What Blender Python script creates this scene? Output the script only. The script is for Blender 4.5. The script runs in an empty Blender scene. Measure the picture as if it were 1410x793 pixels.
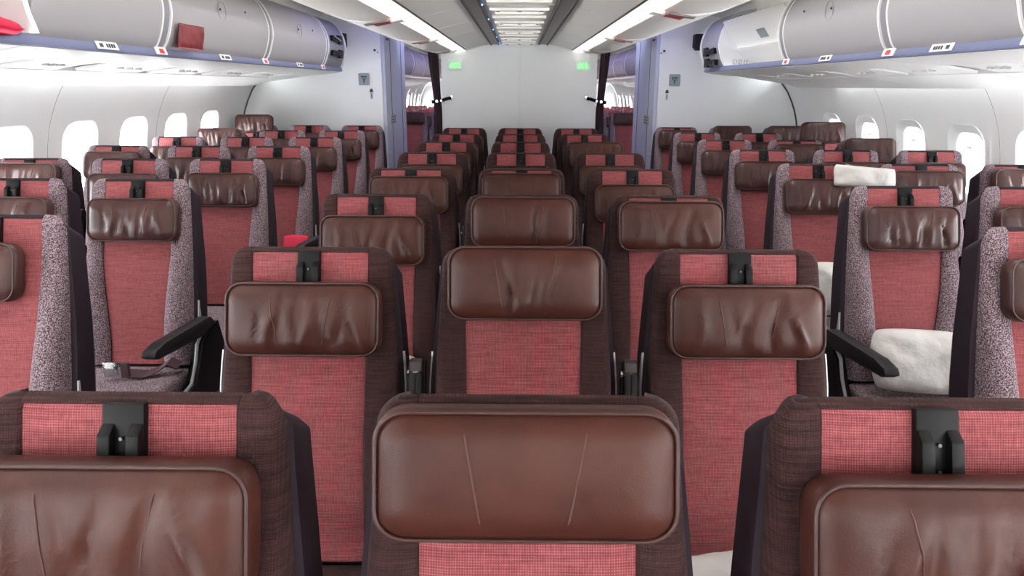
import bpy, bmesh, math, random
from mathutils import Vector, Matrix, Euler, noise
R = math.radians
PI = math.pi
scene = bpy.context.scene
C = scene.collection
EYE = 1.54

# ------------------------------------------------------------------ camera
cam_d = bpy.data.cameras.new('camera')
cam = bpy.data.objects.new('camera', cam_d)
C.objects.link(cam)
cam_d.sensor_width = 36.0
cam_d.lens = 36.0 * 935.0 / 1410.0
cam_d.clip_start = 0.02
cam_d.shift_y = -44.5 / 1410.0
cam.location = (0, 0, EYE)
cam.matrix_world = (Matrix.Translation((0, 0, EYE)) @ Matrix.Rotation(0.0091, 4, 'Z')
                    @ Matrix.Rotation(R(90 - 14), 4, 'X') @ Matrix.Rotation(R(0.2), 4, 'Z'))
scene.camera = cam

# ------------------------------------------------------------------ world, lights, exposure
w = bpy.data.worlds.new('sky'); scene.world = w
w.use_nodes = True
bg = w.node_tree.nodes['Background']
bg.inputs['Color'].default_value = (0.93, 0.97, 1.0, 1)
bg.inputs['Strength'].default_value = 37.0
vs = scene.view_settings
vs.view_transform = 'Standard'; vs.look = 'None'; vs.gamma = 1.0; vs.exposure = 0.0
vs.use_curve_mapping = False


def area(name, loc, sx, sy, power, col=(1, 1, 1), rot=(0, 0, 0), spread=180):
    l = bpy.data.lights.new(name, 'AREA')
    l.shape = 'RECTANGLE'; l.size = sx; l.size_y = sy
    l.energy = power; l.color = col; l.spread = R(spread)
    o = bpy.data.objects.new(name, l); C.objects.link(o)
    o.location = loc; o.rotation_euler = rot
    return o


# cabin ceiling lamps over both aisles, an added front fill lamp, the blue cove lamps at the rear, the next cabin
for s_ in (-1, 1):
    area('aisle_ceiling_lamp', (s_ * 1.27, 1.5, 2.23), 0.36, 9.8, 40, (1.0, 0.975, 0.95), (0, 0, 0), 125)
    area('bin_lip_strip_lamp', (s_ * 1.70, 2.4, EYE + 0.122), 0.014, 8.0, 26, (1.0, 0.985, 0.97), (0, R(s_ * 106), 0), 115)
    area('rear_cove_lamp', (s_ * 1.35, 6.2, 2.22), 0.5, 1.5, 3.0, (0.45, 0.45, 1.0))
    area('doorway_cove_lamp', (s_ * 1.20, 8.3, 2.2), 0.5, 1.0, 6.5, (0.62, 0.65, 1.0))
    area('next_cabin_lamp', (s_ * 1.15, 13.8, 2.22), 0.4, 5.0, 60, (1.0, 0.88, 0.86), (0, 0, 0), 110)
    area('next_cabin_cove_lamp', (s_ * 1.30, 11.5, 2.24), 0.3, 5.0, 14, (0.45, 0.42, 1.0))
area('front_fill_lamp', (0, -2.7, 2.10), 4.2, 0.9, 45, (1.0, 0.98, 0.96), (R(62), 0, 0))  # added behind the camera, tilted aft to light seat fronts and bin undersides
# unseen side lamps added behind the camera to light headrest edges and undersides
area('side_fill_lamp', (-2.45, -2.9, 1.15), 1.1, 1.8, 48, (0.95, 0.98, 1.0), (R(90), 0, R(-48)))
area('side_fill_lamp', (2.45, -2.9, 1.15), 1.1, 1.8, 48, (0.95, 0.98, 1.0), (R(90), 0, R(48)))


# ------------------------------------------------------------------ materials
def srgb(r, g, b):
    f = lambda c: ((c / 255) / 12.92 if c / 255 <= 0.04045 else (((c / 255) + 0.055) / 1.055) ** 2.4)
    return (f(r), f(g), f(b), 1)


def mat(name, col, rough=0.5, metal=0.0, spec=0.5, emit=None, estr=0.0):
    m = bpy.data.materials.new(name); m.use_nodes = True
    b = m.node_tree.nodes['Principled BSDF']
    b.inputs['Base Color'].default_value = col
    b.inputs['Roughness'].default_value = rough
    b.inputs['Metallic'].default_value = metal
    b.inputs['Specular IOR Level'].default_value = spec
    if emit:
        b.inputs['Emission Color'].default_value = emit
        b.inputs['Emission Strength'].default_value = estr
    return m


class NT:
    """small helper round a material's node tree"""
    def __init__(self, m):
        self.t = m.node_tree; self.b = self.t.nodes['Principled BSDF']
        self.co = self.t.nodes.new('ShaderNodeTexCoord')

    def n(self, kind, **kw):
        x = self.t.nodes.new(kind)
        for k, v in kw.items():
            if k in x.inputs: x.inputs[k].default_value = v
            else: setattr(x, k, v)
        return x

    def l(self, a, b): self.t.links.new(a, b)

    def map(self, scale, src='Object'):
        mp = self.n('ShaderNodeMapping'); mp.inputs['Scale'].default_value = scale
        self.l(self.co.outputs[src], mp.inputs['Vector']); return mp.outputs['Vector']

    def ramp(self, fac, stops):
        r = self.n('ShaderNodeValToRGB')
        e = r.color_ramp.elements
        while len(e) < len(stops): e.new(0.5)
        for el, (p, c) in zip(e, stops): el.position = p; el.color = c
        self.l(fac, r.inputs['Fac']); return r.outputs['Color']

    def mix(self, fac, a, b, mode='MIX'):
        m = self.n('ShaderNodeMix', data_type='RGBA', blend_type=mode)
        for s, v in ((0, fac), (6, a), (7, b)):
            if hasattr(v, 'is_linked') or hasattr(v, 'links'): self.l(v, m.inputs[s])
            else: m.inputs[s].default_value = v
        return m.outputs[2]

    def bump(self, h, strength, dist):
        b = self.n('ShaderNodeBump'); b.inputs['Strength'].default_value = strength
        b.inputs['Distance'].default_value = dist
        self.l(h, b.inputs['Height']); self.l(b.outputs['Normal'], self.b.inputs['Normal'])


def weave_mat(name, c_lo, c_hi, dot=0.45, rough=0.85):
    m = mat(name, c_hi, rough, spec=0.2); t = NT(m)
    # threads: streaks that run across the seat and fine vertical warp lines
    n1 = t.n('ShaderNodeTexNoise', Scale=1.0, Detail=3.0, Roughness=0.6); t.l(t.map((14, 14, 330)), n1.inputs['Vector'])
    n2 = t.n('ShaderNodeTexNoise', Scale=1.0, Detail=1.0); t.l(t.map((420, 30, 60)), n2.inputs['Vector'])
    wv = t.n('ShaderNodeTexWave', wave_type='BANDS', bands_direction='X', Scale=1.0); t.l(t.map((95, 95, 95)), wv.inputs['Vector'])
    wz = t.n('ShaderNodeTexWave', wave_type='BANDS', bands_direction='Z', Scale=1.0); t.l(t.map((95, 95, 95)), wz.inputs['Vector'])
    base = t.ramp(n1.outputs['Fac'], [(0.3, c_lo), (0.68, c_hi)])
    mul = t.n('ShaderNodeMath', operation='MULTIPLY'); t.l(wv.outputs['Fac'], mul.inputs[0]); t.l(wz.outputs['Fac'], mul.inputs[1])
    dots = t.ramp(mul.outputs[0], [(0.15, (1 - dot, 1 - dot, 1 - dot, 1)), (0.7, (1.12, 1.12, 1.12, 1))])
    c1 = t.mix(1.0, base, dots, 'MULTIPLY')
    warp = t.ramp(n2.outputs['Fac'], [(0.35, (0.86, 0.84, 0.86, 1)), (0.65, (1.1, 1.1, 1.1, 1))])
    c2 = t.mix(1.0, c1, warp, 'MULTIPLY')
    t.l(c2, t.b.inputs['Base Color'])
    t.bump(mul.outputs[0], 0.5, 0.0008)
    t.b.inputs['Sheen Weight'].default_value = 0.04
    return m


M = {}
M['pink'] = weave_mat('red_weave', srgb(148, 74, 78), srgb(178, 100, 101))
M['brown'] = weave_mat('brown_weave', srgb(44, 26, 26), srgb(76, 48, 46), 0.35)

m = mat('speckled_fabric', srgb(120, 100, 110), 0.9, spec=0.2); t = NT(m)
n1 = t.n('ShaderNodeTexNoise', Scale=300.0, Detail=2.0, Roughness=0.7); t.l(t.co.outputs['Object'], n1.inputs['Vector'])
c = t.ramp(n1.outputs['Fac'], [(0.40, srgb(56, 42, 49)), (0.50, srgb(104, 86, 94)), (0.60, srgb(168, 150, 155))])
t.l(c, t.b.inputs['Base Color']); t.bump(n1.outputs['Fac'], 0.4, 0.001); M['speckle'] = m
t.b.inputs['Sheen Weight'].default_value = 0.05

for key, c0, c1, rg in (('leather', srgb(60, 29, 23), srgb(75, 40, 31), 0.40), ('side_lit_leather', srgb(60, 37, 35), srgb(78, 52, 48), 0.29)):  # side blocks' different light put into the second tone of one leather
    m = mat(key, c0, rg, spec=0.30); t = NT(m)
    n1 = t.n('ShaderNodeTexNoise', Scale=9.0, Detail=3.0); t.l(t.co.outputs['Object'], n1.inputs['Vector'])
    t.l(t.ramp(n1.outputs['Fac'], [(0.35, c0), (0.7, c1)]), t.b.inputs['Base Color'])
    v = t.n('ShaderNodeTexVoronoi', Scale=420.0); t.l(t.co.outputs['Object'], v.inputs['Vector'])
    t.bump(v.outputs['Distance'], 0.18, 0.0006); M[key] = m
M['piping'] = mat('leather_piping', srgb(62, 35, 30), 0.45)
M['stitch'] = mat('stitch_thread', srgb(86, 54, 46), 0.7)
M['shell'] = mat('dark_shell_plastic', srgb(38, 27, 35), 0.7, spec=0.25)
M['black'] = mat('black_plastic', srgb(10, 10, 11), 0.45, spec=0.2)
M['cap'] = mat('armrest_cap_plastic', srgb(62, 54, 52), 0.5)
M['arm'] = mat('black_armrest_plastic', srgb(27, 24, 26), 0.5, spec=0.3)
M['silver'] = mat('silver_trim', srgb(190, 192, 192), 0.4, 0.3)
M['chrome'] = mat('chrome', srgb(215, 218, 222), 0.18, 1.0)
M['strap'] = mat('belt_webbing', srgb(70, 46, 52), 0.75)
M['white'] = mat('white_panel', srgb(238, 238, 235), 0.42)
M['ceil'] = mat('cream_white_panel', srgb(240, 238, 231), 0.32)
M['wallw'] = mat('sidewall_white', srgb(240, 241, 240), 0.5)
M['bin'] = mat('bin_grey_panel', srgb(160, 157, 160), 0.7, spec=0.25)
M['bin_strip'] = mat('bin_gap_grey', srgb(132, 130, 138), 0.5)
M['lip'] = mat('bin_lip_blue_grey', srgb(106, 111, 142), 0.45)
M['edge'] = mat('white_edge_trim', srgb(240, 240, 240), 0.35)
M['rail'] = mat('grey_rail', srgb(120, 114, 112), 0.35, 0.35)
M['darkrail'] = mat('dark_joint', srgb(74, 68, 68), 0.6)
M['curtain'] = mat('dark_curtain', srgb(44, 24, 32), 0.9)
M['red'] = mat('red_fabric', srgb(196, 22, 62), 0.75)
M['dkred'] = mat('dark_red_pouch', srgb(112, 34, 40), 0.55)
M['signred'] = mat('latch_red', srgb(200, 30, 34), 0.4)
M['placard'] = mat('grey_placard', srgb(140, 150, 154), 0.4)
M['ink'] = mat('dark_ink', srgb(60, 60, 66), 0.6)
M['column'] = mat('blue_grey_column', srgb(196, 200, 218), 0.5)
M['lamp'] = mat('lamp_diffuser', srgb(255, 252, 246), 0.5, emit=(1, 0.97, 0.92, 1), estr=1.15)
M['softlamp'] = mat('service_light_diffuser', srgb(250, 248, 242), 0.5, emit=(1, 0.97, 0.92, 1), estr=0.35)
M['washlamp'] = mat('sidewall_lamp', srgb(255, 255, 255), 0.5, emit=(0.97, 0.99, 1, 1), estr=9.0)
M['led'] = mat('blue_indicator', srgb(60, 120, 255), 0.4, emit=(0.15, 0.45, 1, 1), estr=3.0)
M['exit_panel'] = mat('exit_sign_panel', srgb(206, 220, 212), 0.5, emit=(0.8, 0.9, 0.85, 1), estr=0.12)
M['exit_green'] = mat('exit_sign_green', srgb(80, 255, 90), 0.5, emit=(0.34, 1.0, 0.38, 1), estr=0.8)
M['rim'] = mat('armrest_rim', srgb(150, 150, 152), 0.45)
M['leg'] = mat('seat_frame_grey', srgb(90, 90, 94), 0.4, 0.6)
M['shade'] = mat('window_shade_white', srgb(236, 236, 236), 0.6)
t = NT(M['shade']); tr = t.n('ShaderNodeBsdfTranslucent'); tr.inputs['Color'].default_value = (0.9, 0.9, 0.9, 1)
mx = t.n('ShaderNodeMixShader'); mx.inputs[0].default_value = 0.6
t.l(t.b.outputs[0], mx.inputs[1]); t.l(tr.outputs[0], mx.inputs[2])
t.l(mx.outputs[0], t.t.nodes['Material Output'].inputs['Surface'])

m = bpy.data.materials.new('window_glass'); m.use_nodes = True
nt = m.node_tree; nt.nodes.remove(nt.nodes['Principled BSDF'])
a = nt.nodes.new('ShaderNodeBsdfTransparent'); g = nt.nodes.new('ShaderNodeBsdfGlossy'); g.inputs['Roughness'].default_value = 0.05
mx = nt.nodes.new('ShaderNodeMixShader')
mx.inputs[0].default_value = 0.05; nt.links.new(a.outputs[0], mx.inputs[1]); nt.links.new(g.outputs[0], mx.inputs[2])
nt.links.new(mx.outputs[0], nt.nodes['Material Output'].inputs['Surface']); M['glass'] = m

m = mat('pillow_cotton', srgb(206, 202, 198), 0.9, spec=0.1); t = NT(m)
n1 = t.n('ShaderNodeTexNoise', Scale=14.0, Detail=3.0); t.l(t.co.outputs['Object'], n1.inputs['Vector'])
t.bump(n1.outputs['Fac'], 0.7, 0.02); M['cotton'] = m

m = mat('aisle_carpet', srgb(92, 66, 78), 0.95, spec=0.1); t = NT(m)
n1 = t.n('ShaderNodeTexNoise', Scale=260.0, Detail=2.0); t.l(t.co.outputs['Object'], n1.inputs['Vector'])
t.l(t.ramp(n1.outputs['Fac'], [(0.35, srgb(60, 42, 52)), (0.65, srgb(118, 92, 104))]), t.b.inputs['Base Color'])
t.bump(n1.outputs['Fac'], 0.5, 0.003); M['carpet'] = m


# ------------------------------------------------------------------ mesh helpers
def link(name, me, material, parent=None, loc=None, rot=None):
    o = bpy.data.objects.new(name, me); C.objects.link(o)
    if material is not None and not me.materials: me.materials.append(material)
    if parent is not None: o.parent = parent
    if loc is not None: o.location = loc
    if rot is not None: o.rotation_euler = rot
    return o


def pymesh(name, verts, faces, smooth=True, fix=True):
    me = bpy.data.meshes.new(name); me.from_pydata([tuple(v) for v in verts], [], faces)
    if fix:
        bm = bmesh.new(); bm.from_mesh(me)
        bmesh.ops.remove_doubles(bm, verts=bm.verts, dist=1e-6)
        bmesh.ops.recalc_face_normals(bm, faces=bm.faces)
        bm.to_mesh(me); bm.free()
    me.update()
    if smooth:
        for p in me.polygons: p.use_smooth = True
    return me


def sharp(me, ang=35):
    me.set_sharp_from_angle(angle=R(ang)); return me


class MB:
    """collects boxes, tubes, grids into one bmesh"""
    def __init__(self): self.bm = bmesh.new()

    def box(self, c, s, bev=0.0, mtx=None, seg=2):
        r = bmesh.ops.create_cube(self.bm, size=1.0)
        vs_ = r['verts']
        for v in vs_: v.co = Vector((v.co.x * s[0] + c[0], v.co.y * s[1] + c[1], v.co.z * s[2] + c[2]))
        if bev > 0:
            es = list({e for v in vs_ for e in v.link_edges})
            rb = bmesh.ops.bevel(self.bm, geom=es, offset=bev, segments=seg, affect='EDGES', profile=0.6)
            vs_ = list({v for f in rb['faces'] for v in f.verts} | {v for v in vs_ if v.is_valid})
        if mtx is not None: bmesh.ops.transform(self.bm, matrix=mtx, verts=[v for v in vs_ if v.is_valid])
        return self

    def prism(self, poly, axis, a, b, bev=0.0):
        """poly in the two other axes, extruded along axis from a to b"""
        def P(p, t):
            if axis == 'x': return (t, p[0], p[1])
            if axis == 'y': return (p[0], t, p[1])
            return (p[0], p[1], t)
        va = [self.bm.verts.new(P(p, a)) for p in poly]; vb = [self.bm.verts.new(P(p, b)) for p in poly]
        n = len(poly); fs = [self.bm.faces.new(va), self.bm.faces.new(vb[::-1])]
        for i in range(n): fs.append(self.bm.faces.new((va[i], vb[i], vb[(i + 1) % n], va[(i + 1) % n])))
        if bev > 0:
            es = list({e for f in fs for e in f.edges})
            bmesh.ops.bevel(self.bm, geom=es, offset=bev, segments=2, affect='EDGES', profile=0.6)
        return self

    def tube(self, pts, r, seg=8, closed=False):
        pts = [Vector(p) for p in pts]; n = len(pts); rings = []
        up0 = None
        for i, p in enumerate(pts):
            a = pts[(i - 1) % n] if closed or i > 0 else p
            b = pts[(i + 1) % n] if closed or i < n - 1 else p
            d = (b - a).normalized()
            if up0 is None: up0 = Vector((0, 1, 0)) if abs(d.y) < 0.9 else Vector((0, 0, 1))
            s = d.cross(up0).normalized(); u = s.cross(d).normalized(); up0 = u
            rings.append([self.bm.verts.new(p + (s * math.cos(2 * PI * k / seg) + u * math.sin(2 * PI * k / seg)) * r) for k in range(seg)])
        for i in range(n if closed else n - 1):
            A, B = rings[i], rings[(i + 1) % n]
            for k in range(seg): self.bm.faces.new((A[k], A[(k + 1) % seg], B[(k + 1) % seg], B[k]))
        if not closed:
            self.bm.faces.new(rings[0][::-1]); self.bm.faces.new(rings[-1])
        return self

    def cyl(self, c, r, h, axis='y', seg=14):
        d = {'x': Vector((1, 0, 0)), 'y': Vector((0, 1, 0)), 'z': Vector((0, 0, 1))}[axis]
        c = Vector(c); return self.tube([c - d * h / 2, c + d * h / 2], r, seg)

    def mesh(self, name, smooth=False, ang=35):
        bmesh.ops.recalc_face_normals(self.bm, faces=self.bm.faces)
        me = bpy.data.meshes.new(name); self.bm.to_mesh(me); self.bm.free()
        if smooth:
            for p in me.polygons: p.use_smooth = True
            sharp(me, ang)
        return me


def tag(o, label=None, cat=None, group=None, kind=None):
    if label: o['label'] = label
    if cat: o['category'] = cat
    if group: o['group'] = group
    if kind: o['kind'] = kind
    return o


def empty(name, loc, label=None, cat=None, group=None, kind=None, rz=0):
    o = bpy.data.objects.new(name, None); C.objects.link(o)
    o.location = loc; o.rotation_euler = (0, 0, rz); o.empty_display_size = 0.1
    return tag(o, label, cat, group, kind)


def smooth01(a, b, x):
    t_ = min(1, max(0, (x - a) / (b - a))); return t_ * t_ * (3 - 2 * t_)


def sweep(prof, y0, y1, th, name, cols=None, flip=1, ncut=1, close=True):
    """a panel whose cross-section is the open line prof [(x,z)], thickness th to its left side, from y0 to y1"""
    n = len(prof); off = []
    for i in range(n):
        a = Vector(prof[max(0, i - 1)]); b = Vector(prof[min(n - 1, i + 1)])
        d = (b - a).normalized(); nn = Vector((-d.y, d.x)) * th * flip
        off.append((prof[i][0] + nn.x, prof[i][1] + nn.y))
    poly = list(prof) + off[::-1]
    ys = [y0 + (y1 - y0) * k / ncut for k in range(ncut + 1)]
    V = [(p[0], y, p[1]) for y in ys for p in poly]; F = []
    m_ = len(poly)
    for k in range(ncut):
        for i in range(m_):
            j = (i + 1) % m_
            F.append((k * m_ + i, k * m_ + j, (k + 1) * m_ + j, (k + 1) * m_ + i))
    for base in (0, ncut * m_):
        for i in range(n - 1):
            F.append((base + i, base + i + 1, base + m_ - 2 - i, base + m_ - 1 - i))
    return sharp(pymesh(name, V, F), 40)


def mirror(prof, s): return [(x * s, z) for x, z in prof]


def spline(pts, k=6):
    """Catmull-Rom through the points"""
    out = []
    n = len(pts)
    for i in range(n - 1):
        p0 = Vector(pts[max(0, i - 1)]); p1 = Vector(pts[i]); p2 = Vector(pts[i + 1]); p3 = Vector(pts[min(n - 1, i + 2)])
        for j in range(k):
            t_ = j / k
            out.append(tuple(0.5 * ((2 * p1) + (p2 - p0) * t_ + (2 * p0 - 5 * p1 + 4 * p2 - p3) * t_ ** 2 + (3 * p1 - p0 - 3 * p2 + p3) * t_ ** 3)))
    out.append(tuple(pts[-1])); return out


# ------------------------------------------------------------------ the setting
YF, YR = -3.6, 20.0        # forward bulkhead behind the camera, far end of the next cabin
YM = 7.05                  # monument faces either side
YW = 7.22                  # centre partition
b = MB(); b.box((0, (YF + YR) / 2, -0.03), (5.9, YR - YF, 0.06))
fl = link('floor', b.mesh('floor'), M['carpet']); tag(fl, kind='structure')

WPROF = [(2.60, 0.0), (2.70, 0.15), (2.78, 0.35), (2.835, 0.60), (2.855, 0.85), (2.845, 1.05), (2.81, 1.25), (2.745, 1.42), (2.66, 1.56), (2.55, 1.66)]


def wx(z):
    for (x0, z0), (x1, z1) in zip(WPROF, WPROF[1:]):
        if z <= z1:
            t_ = (z - z0) / (z1 - z0); return x0 + (x1 - x0) * t_
    return WPROF[-1][0]


WXS = spline(WPROF, 4)


def wxs(z):
    for (x0, z0), (x1, z1) in zip(WXS, WXS[1:]):
        if z <= z1: return x0 + (x1 - x0) * (z - z0) / max(1e-6, (z1 - z0))
    return WXS[-1][0]


WIN_P = 0.628
WIN_Z, WIN_H, WIN_W = 1.075, 0.38, 0.27


def rrect(hw, hh, r, n=6, sub=5):
    pts = []
    cs = ((hw - r, hh - r, 0), (-hw + r, hh - r, 90), (-hw + r, -hh + r, 180), (hw - r, -hh + r, 270))
    for ci, (cx, cy, a0) in enumerate(cs):
        for k in range(n + 1):
            a_ = R(a0 + 90 * k / n); pts.append((cx + r * math.cos(a_), cy + r * math.sin(a_)))
        nx, ny, na = cs[(ci + 1) % 4]; q = (nx + r * math.cos(R(na)), ny + r * math.sin(R(na))); p_ = pts[-1]
        for k in range(1, sub): pts.append((p_[0] + (q[0] - p_[0]) * k / sub, p_[1] + (q[1] - p_[1]) * k / sub))
    return pts


def wall_cell(side, yc, V, F, cw=0.46, ch=0.60):
    """wall surface round one window opening: rectangle cw x ch with a rounded hole"""
    hole = rrect(WIN_W / 2 + 0.045, WIN_H / 2 + 0.05, 0.11)
    n = len(hole); rings = []
    for t_ in (0.0, 0.35, 0.7, 1.0):
        ring = []
        for (u, v) in hole:
            k = max(abs(u) / (cw / 2), abs(v) / (ch / 2)); ru, rv = u / k, v / k
            uu, vv = u + (ru - u) * t_, v + (rv - v) * t_
            z = WIN_Z + vv; ring.append((side * wxs(z), yc + uu, z))
        rings.append(ring)
    for a_, b_ in zip(rings, rings[1:]):
        base = len(V); V += a_ + b_
        for i in range(n):
            j = (i + 1) % n; F.append((base + i, base + j, base + n + j, base + n + i))
    # corners of the rectangle are cut by the radial map: fill them
    for su in (1, -1):
        for sv in (1, -1):
            cand = sorted(rings[-1], key=lambda p: (abs(p[1] - (yc + su * cw / 2)) + abs(p[2] - (WIN_Z + sv * ch / 2))))
            zc = WIN_Z + sv * ch / 2
            onz = min((p for p in rings[-1] if abs(p[2] - zc) < 1e-5), key=lambda p: abs(p[1] - (yc + su * cw / 2)), default=None)
            ony = min((p for p in rings[-1] if abs(p[1] - (yc + su * cw / 2)) < 1e-5), key=lambda p: abs(p[2] - zc), default=None)
            if onz and ony:
                base = len(V); V += [onz, (side * wxs(zc), yc + su * cw / 2, zc), ony]
                F.append((base, base + 1, base + 2))


def strip(side, ya, yb, za, zb, V, F, off=0.0012):
    n = max(1, int((zb - za) / 0.03)); base = len(V)
    for k in range(n + 1):
        z = za + (zb - za) * k / n
        V += [(side * (wxs(z) + off), ya, z), (side * (wxs(z) + off), yb, z)]
    for k in range(n): F.append((base + 2 * k, base + 2 * k + 1, base + 2 * k + 3, base + 2 * k + 2))


win_n = 0


def window_parts(side, yc, shade):
    global win_n
    win_n += 1
    z0 = WIN_Z; x0 = side * wxs(z0)
    root = empty('window_%d' % win_n, (x0, yc, z0), kind='structure')
    root['label'] = ('cabin window with its white shade pulled down' if shade else 'cabin window with bright daylight behind clear pane')
    V, F = [], []
    loops = [(WIN_W / 2 + 0.047, WIN_H / 2 + 0.052, 0.112, -0.002), (WIN_W / 2 + 0.035, WIN_H / 2 + 0.04, 0.105, 0.006),
             (WIN_W / 2 + 0.006, WIN_H / 2 + 0.008, 0.09, 0.022), (WIN_W / 2, WIN_H / 2, 0.085, 0.026), (WIN_W / 2, WIN_H / 2, 0.085, 0.060)]
    n = None
    for hw, hh, r, dep in loops:
        ring = rrect(hw, hh, r); n = len(ring)
        for (u, v) in ring:
            x = side * (wxs(z0 + v) + dep)
            V.append((x - x0, u, v))
    for k in range(len(loops) - 1):
        for i in range(n):
            j = (i + 1) % n; F.append((k * n + i, k * n + j, (k + 1) * n + j, (k + 1) * n + i))
    link('window_frame', pymesh('window_frame', V, F), M['wallw'], root)
    ring = rrect(WIN_W / 2 + 0.01, WIN_H / 2 + 0.01, 0.09)

    def plate(name, dep, th, mt):
        V, F = [], []
        for d in (dep, dep + th):
            for (u, v) in ring: V.append((side * (wxs(z0 + v) + d) - x0, u, v))
        m_ = len(ring); F += [tuple(range(m_)), tuple(range(m_, 2 * m_))[::-1]]
        for i in range(m_): F.append((i, (i + 1) % m_, m_ + (i + 1) % m_, m_ + i))
        return link(name, pymesh(name, V, F, False), mt, root)
    plate('window_pane', 0.045, 0.006, M['glass'])
    if shade:
        s = plate('window_shade', 0.030, 0.003, M['shade'])
        b = MB(); b.box((side * (wxs(z0 + 0.10) + 0.027) - x0, 0, 0.10), (0.006, 0.07, 0.018), 0.003)
        link('shade_handle', b.mesh('shade_handle', True), M['white'], s)


def sidewall(side, name, y_first, y_lo, y_hi, closed):
    root = empty(name, (0, 0, 0), kind='structure')
    V, F = [], []
    strip(side, y_lo, y_hi, 0.0, 0.42, V, F)
    link('lower_panel', pymesh('lower_panel', V, F), M['wallw'], root)
    # upper panels, two windows each
    k0 = math.ceil((y_lo + 0.35 - y_first) / WIN_P); k1 = math.floor((y_hi - 0.35 - y_first) / WIN_P)
    ks = list(range(k0, k1 + 1)); ys = [y_first + k * WIN_P for k in ks]
    pairs = []
    i = 0
    while i < len(ks):
        if (ks[i] - 0) % 2 == 0 and i + 1 < len(ks): pairs.append((i, i + 1)); i += 2
        else: pairs.append((i, i)); i += 1
    edges = []
    for a_, b_ in pairs: edges.append([ys[a_] - WIN_P / 2, ys[b_] + WIN_P / 2, a_, b_])
    edges[0][0] = y_lo; edges[-1][1] = y_hi
    for (ya, yb, a_, b_) in edges:
        V, F = [], []
        ya += 0.0018; yb -= 0.0018
        strip(side, ya, yb, 0.424, WIN_Z - 0.294, V, F); strip(side, ya, yb, WIN_Z + 0.294, 1.64, V, F)
        prev = ya
        for q in range(a_, b_ + 1):
            strip(side, prev - 0.006 if q > a_ else prev, ys[q] - 0.224, WIN_Z - 0.30, WIN_Z + 0.30, V, F)
            wall_cell(side, ys[q], V, F); prev = ys[q] + 0.23
        strip(side, prev - 0.006, yb, WIN_Z - 0.30, WIN_Z + 0.30, V, F)
        link('wall_panel', pymesh('wall_panel', V, F), M['wallw'], root)
    # dark backing behind the joints
    for (ya, yb, a_, b_) in edges[:-1]:
        b = MB()
        n = 14
        for k in range(n):
            za = 0.43 + (1.63 - 0.43) * k / n; zb = 0.43 + (1.63 - 0.43) * (k + 1) / n
            vv = [b.bm.verts.new((side * (wxs(z) + 0.005), y, z)) for z, y in ((za, yb - 0.02), (za, yb + 0.02), (zb, yb + 0.02), (zb, yb - 0.02))]
            b.bm.faces.new(vv)
        link('joint_strip', b.mesh('joint_strip'), M['darkrail'], root)
    for q, y in zip(ks, ys): window_parts(side, y, closed(q))
    return root


sidewall(-1, 'wall_left', 4.40, YF, YM + 0.03, lambda k: False)
sidewall(1, 'wall_right', 4.36, YF, YM + 0.03, lambda k: k in (1, 2, 3, 4, 0))
sidewall(-1, 'wall_far_left', 10.2, 8.3, YR, lambda k: k % 3 != 0)
sidewall(1, 'wall_far_right', 10.2, 8.3, YR, lambda k: k % 3 != 0)

# fuselage crown: ceiling over the aisles and behind the bins
CROWN = [(2.55, 1.66), (2.50, 1.80), (2.35, 2.0), (2.05, 2.18), (1.70, 2.27), (1.0, 2.30), (0.0, 2.32)]
prof = [(-x, z) for x, z in CROWN] + CROWN[::-1][1:]
ce = link('ceiling', sweep(prof, YF, YR, 0.05, 'ceiling'), M['ceil']); tag(ce, kind='structure')
b = MB(); b.box((0, YF - 0.03, 1.2), (5.9, 0.06, 2.5))
wf = link('wall_front', b.mesh('wall_front'), M['white']); tag(wf, kind='structure')
b = MB(); b.box((0, YR + 0.03, 1.2), (5.9, 0.06, 2.5))
wf = link('wall_back', b.mesh('wall_back'), M['white']); tag(wf, kind='structure')

# centre partition (two leaves with a pale joint strip), monuments, door columns
PW = 0.80
part = empty('wall_rear', (0, YW, 0), kind='structure')
for s in (-1, 1):
    b = MB(); b.box((s * (PW / 2 + 0.005), 0.05, 1.16), (PW - 0.012, 0.10, 2.31), 0.004)
    link('partition_panel', b.mesh('partition_panel'), M['wallw'], part)
b = MB(); b.box((0, 0.0, 1.16), (0.024, 0.016, 2.31), 0.004)
link('joint_strip', b.mesh('joint_strip'), M['edge'], part)


def mono_poly(s, x_in):
    pts = [(s * x_in, 0.0), (s * x_in, 2.27)]
    up = [(x, z) for x, z in CROWN if x > x_in + 0.1][::-1]
    pts += [(s * x, z) for x, z in up]
    pts += [(s * (x + 0.012), z) for x, z in WXS[::-1]]
    return pts


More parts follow.
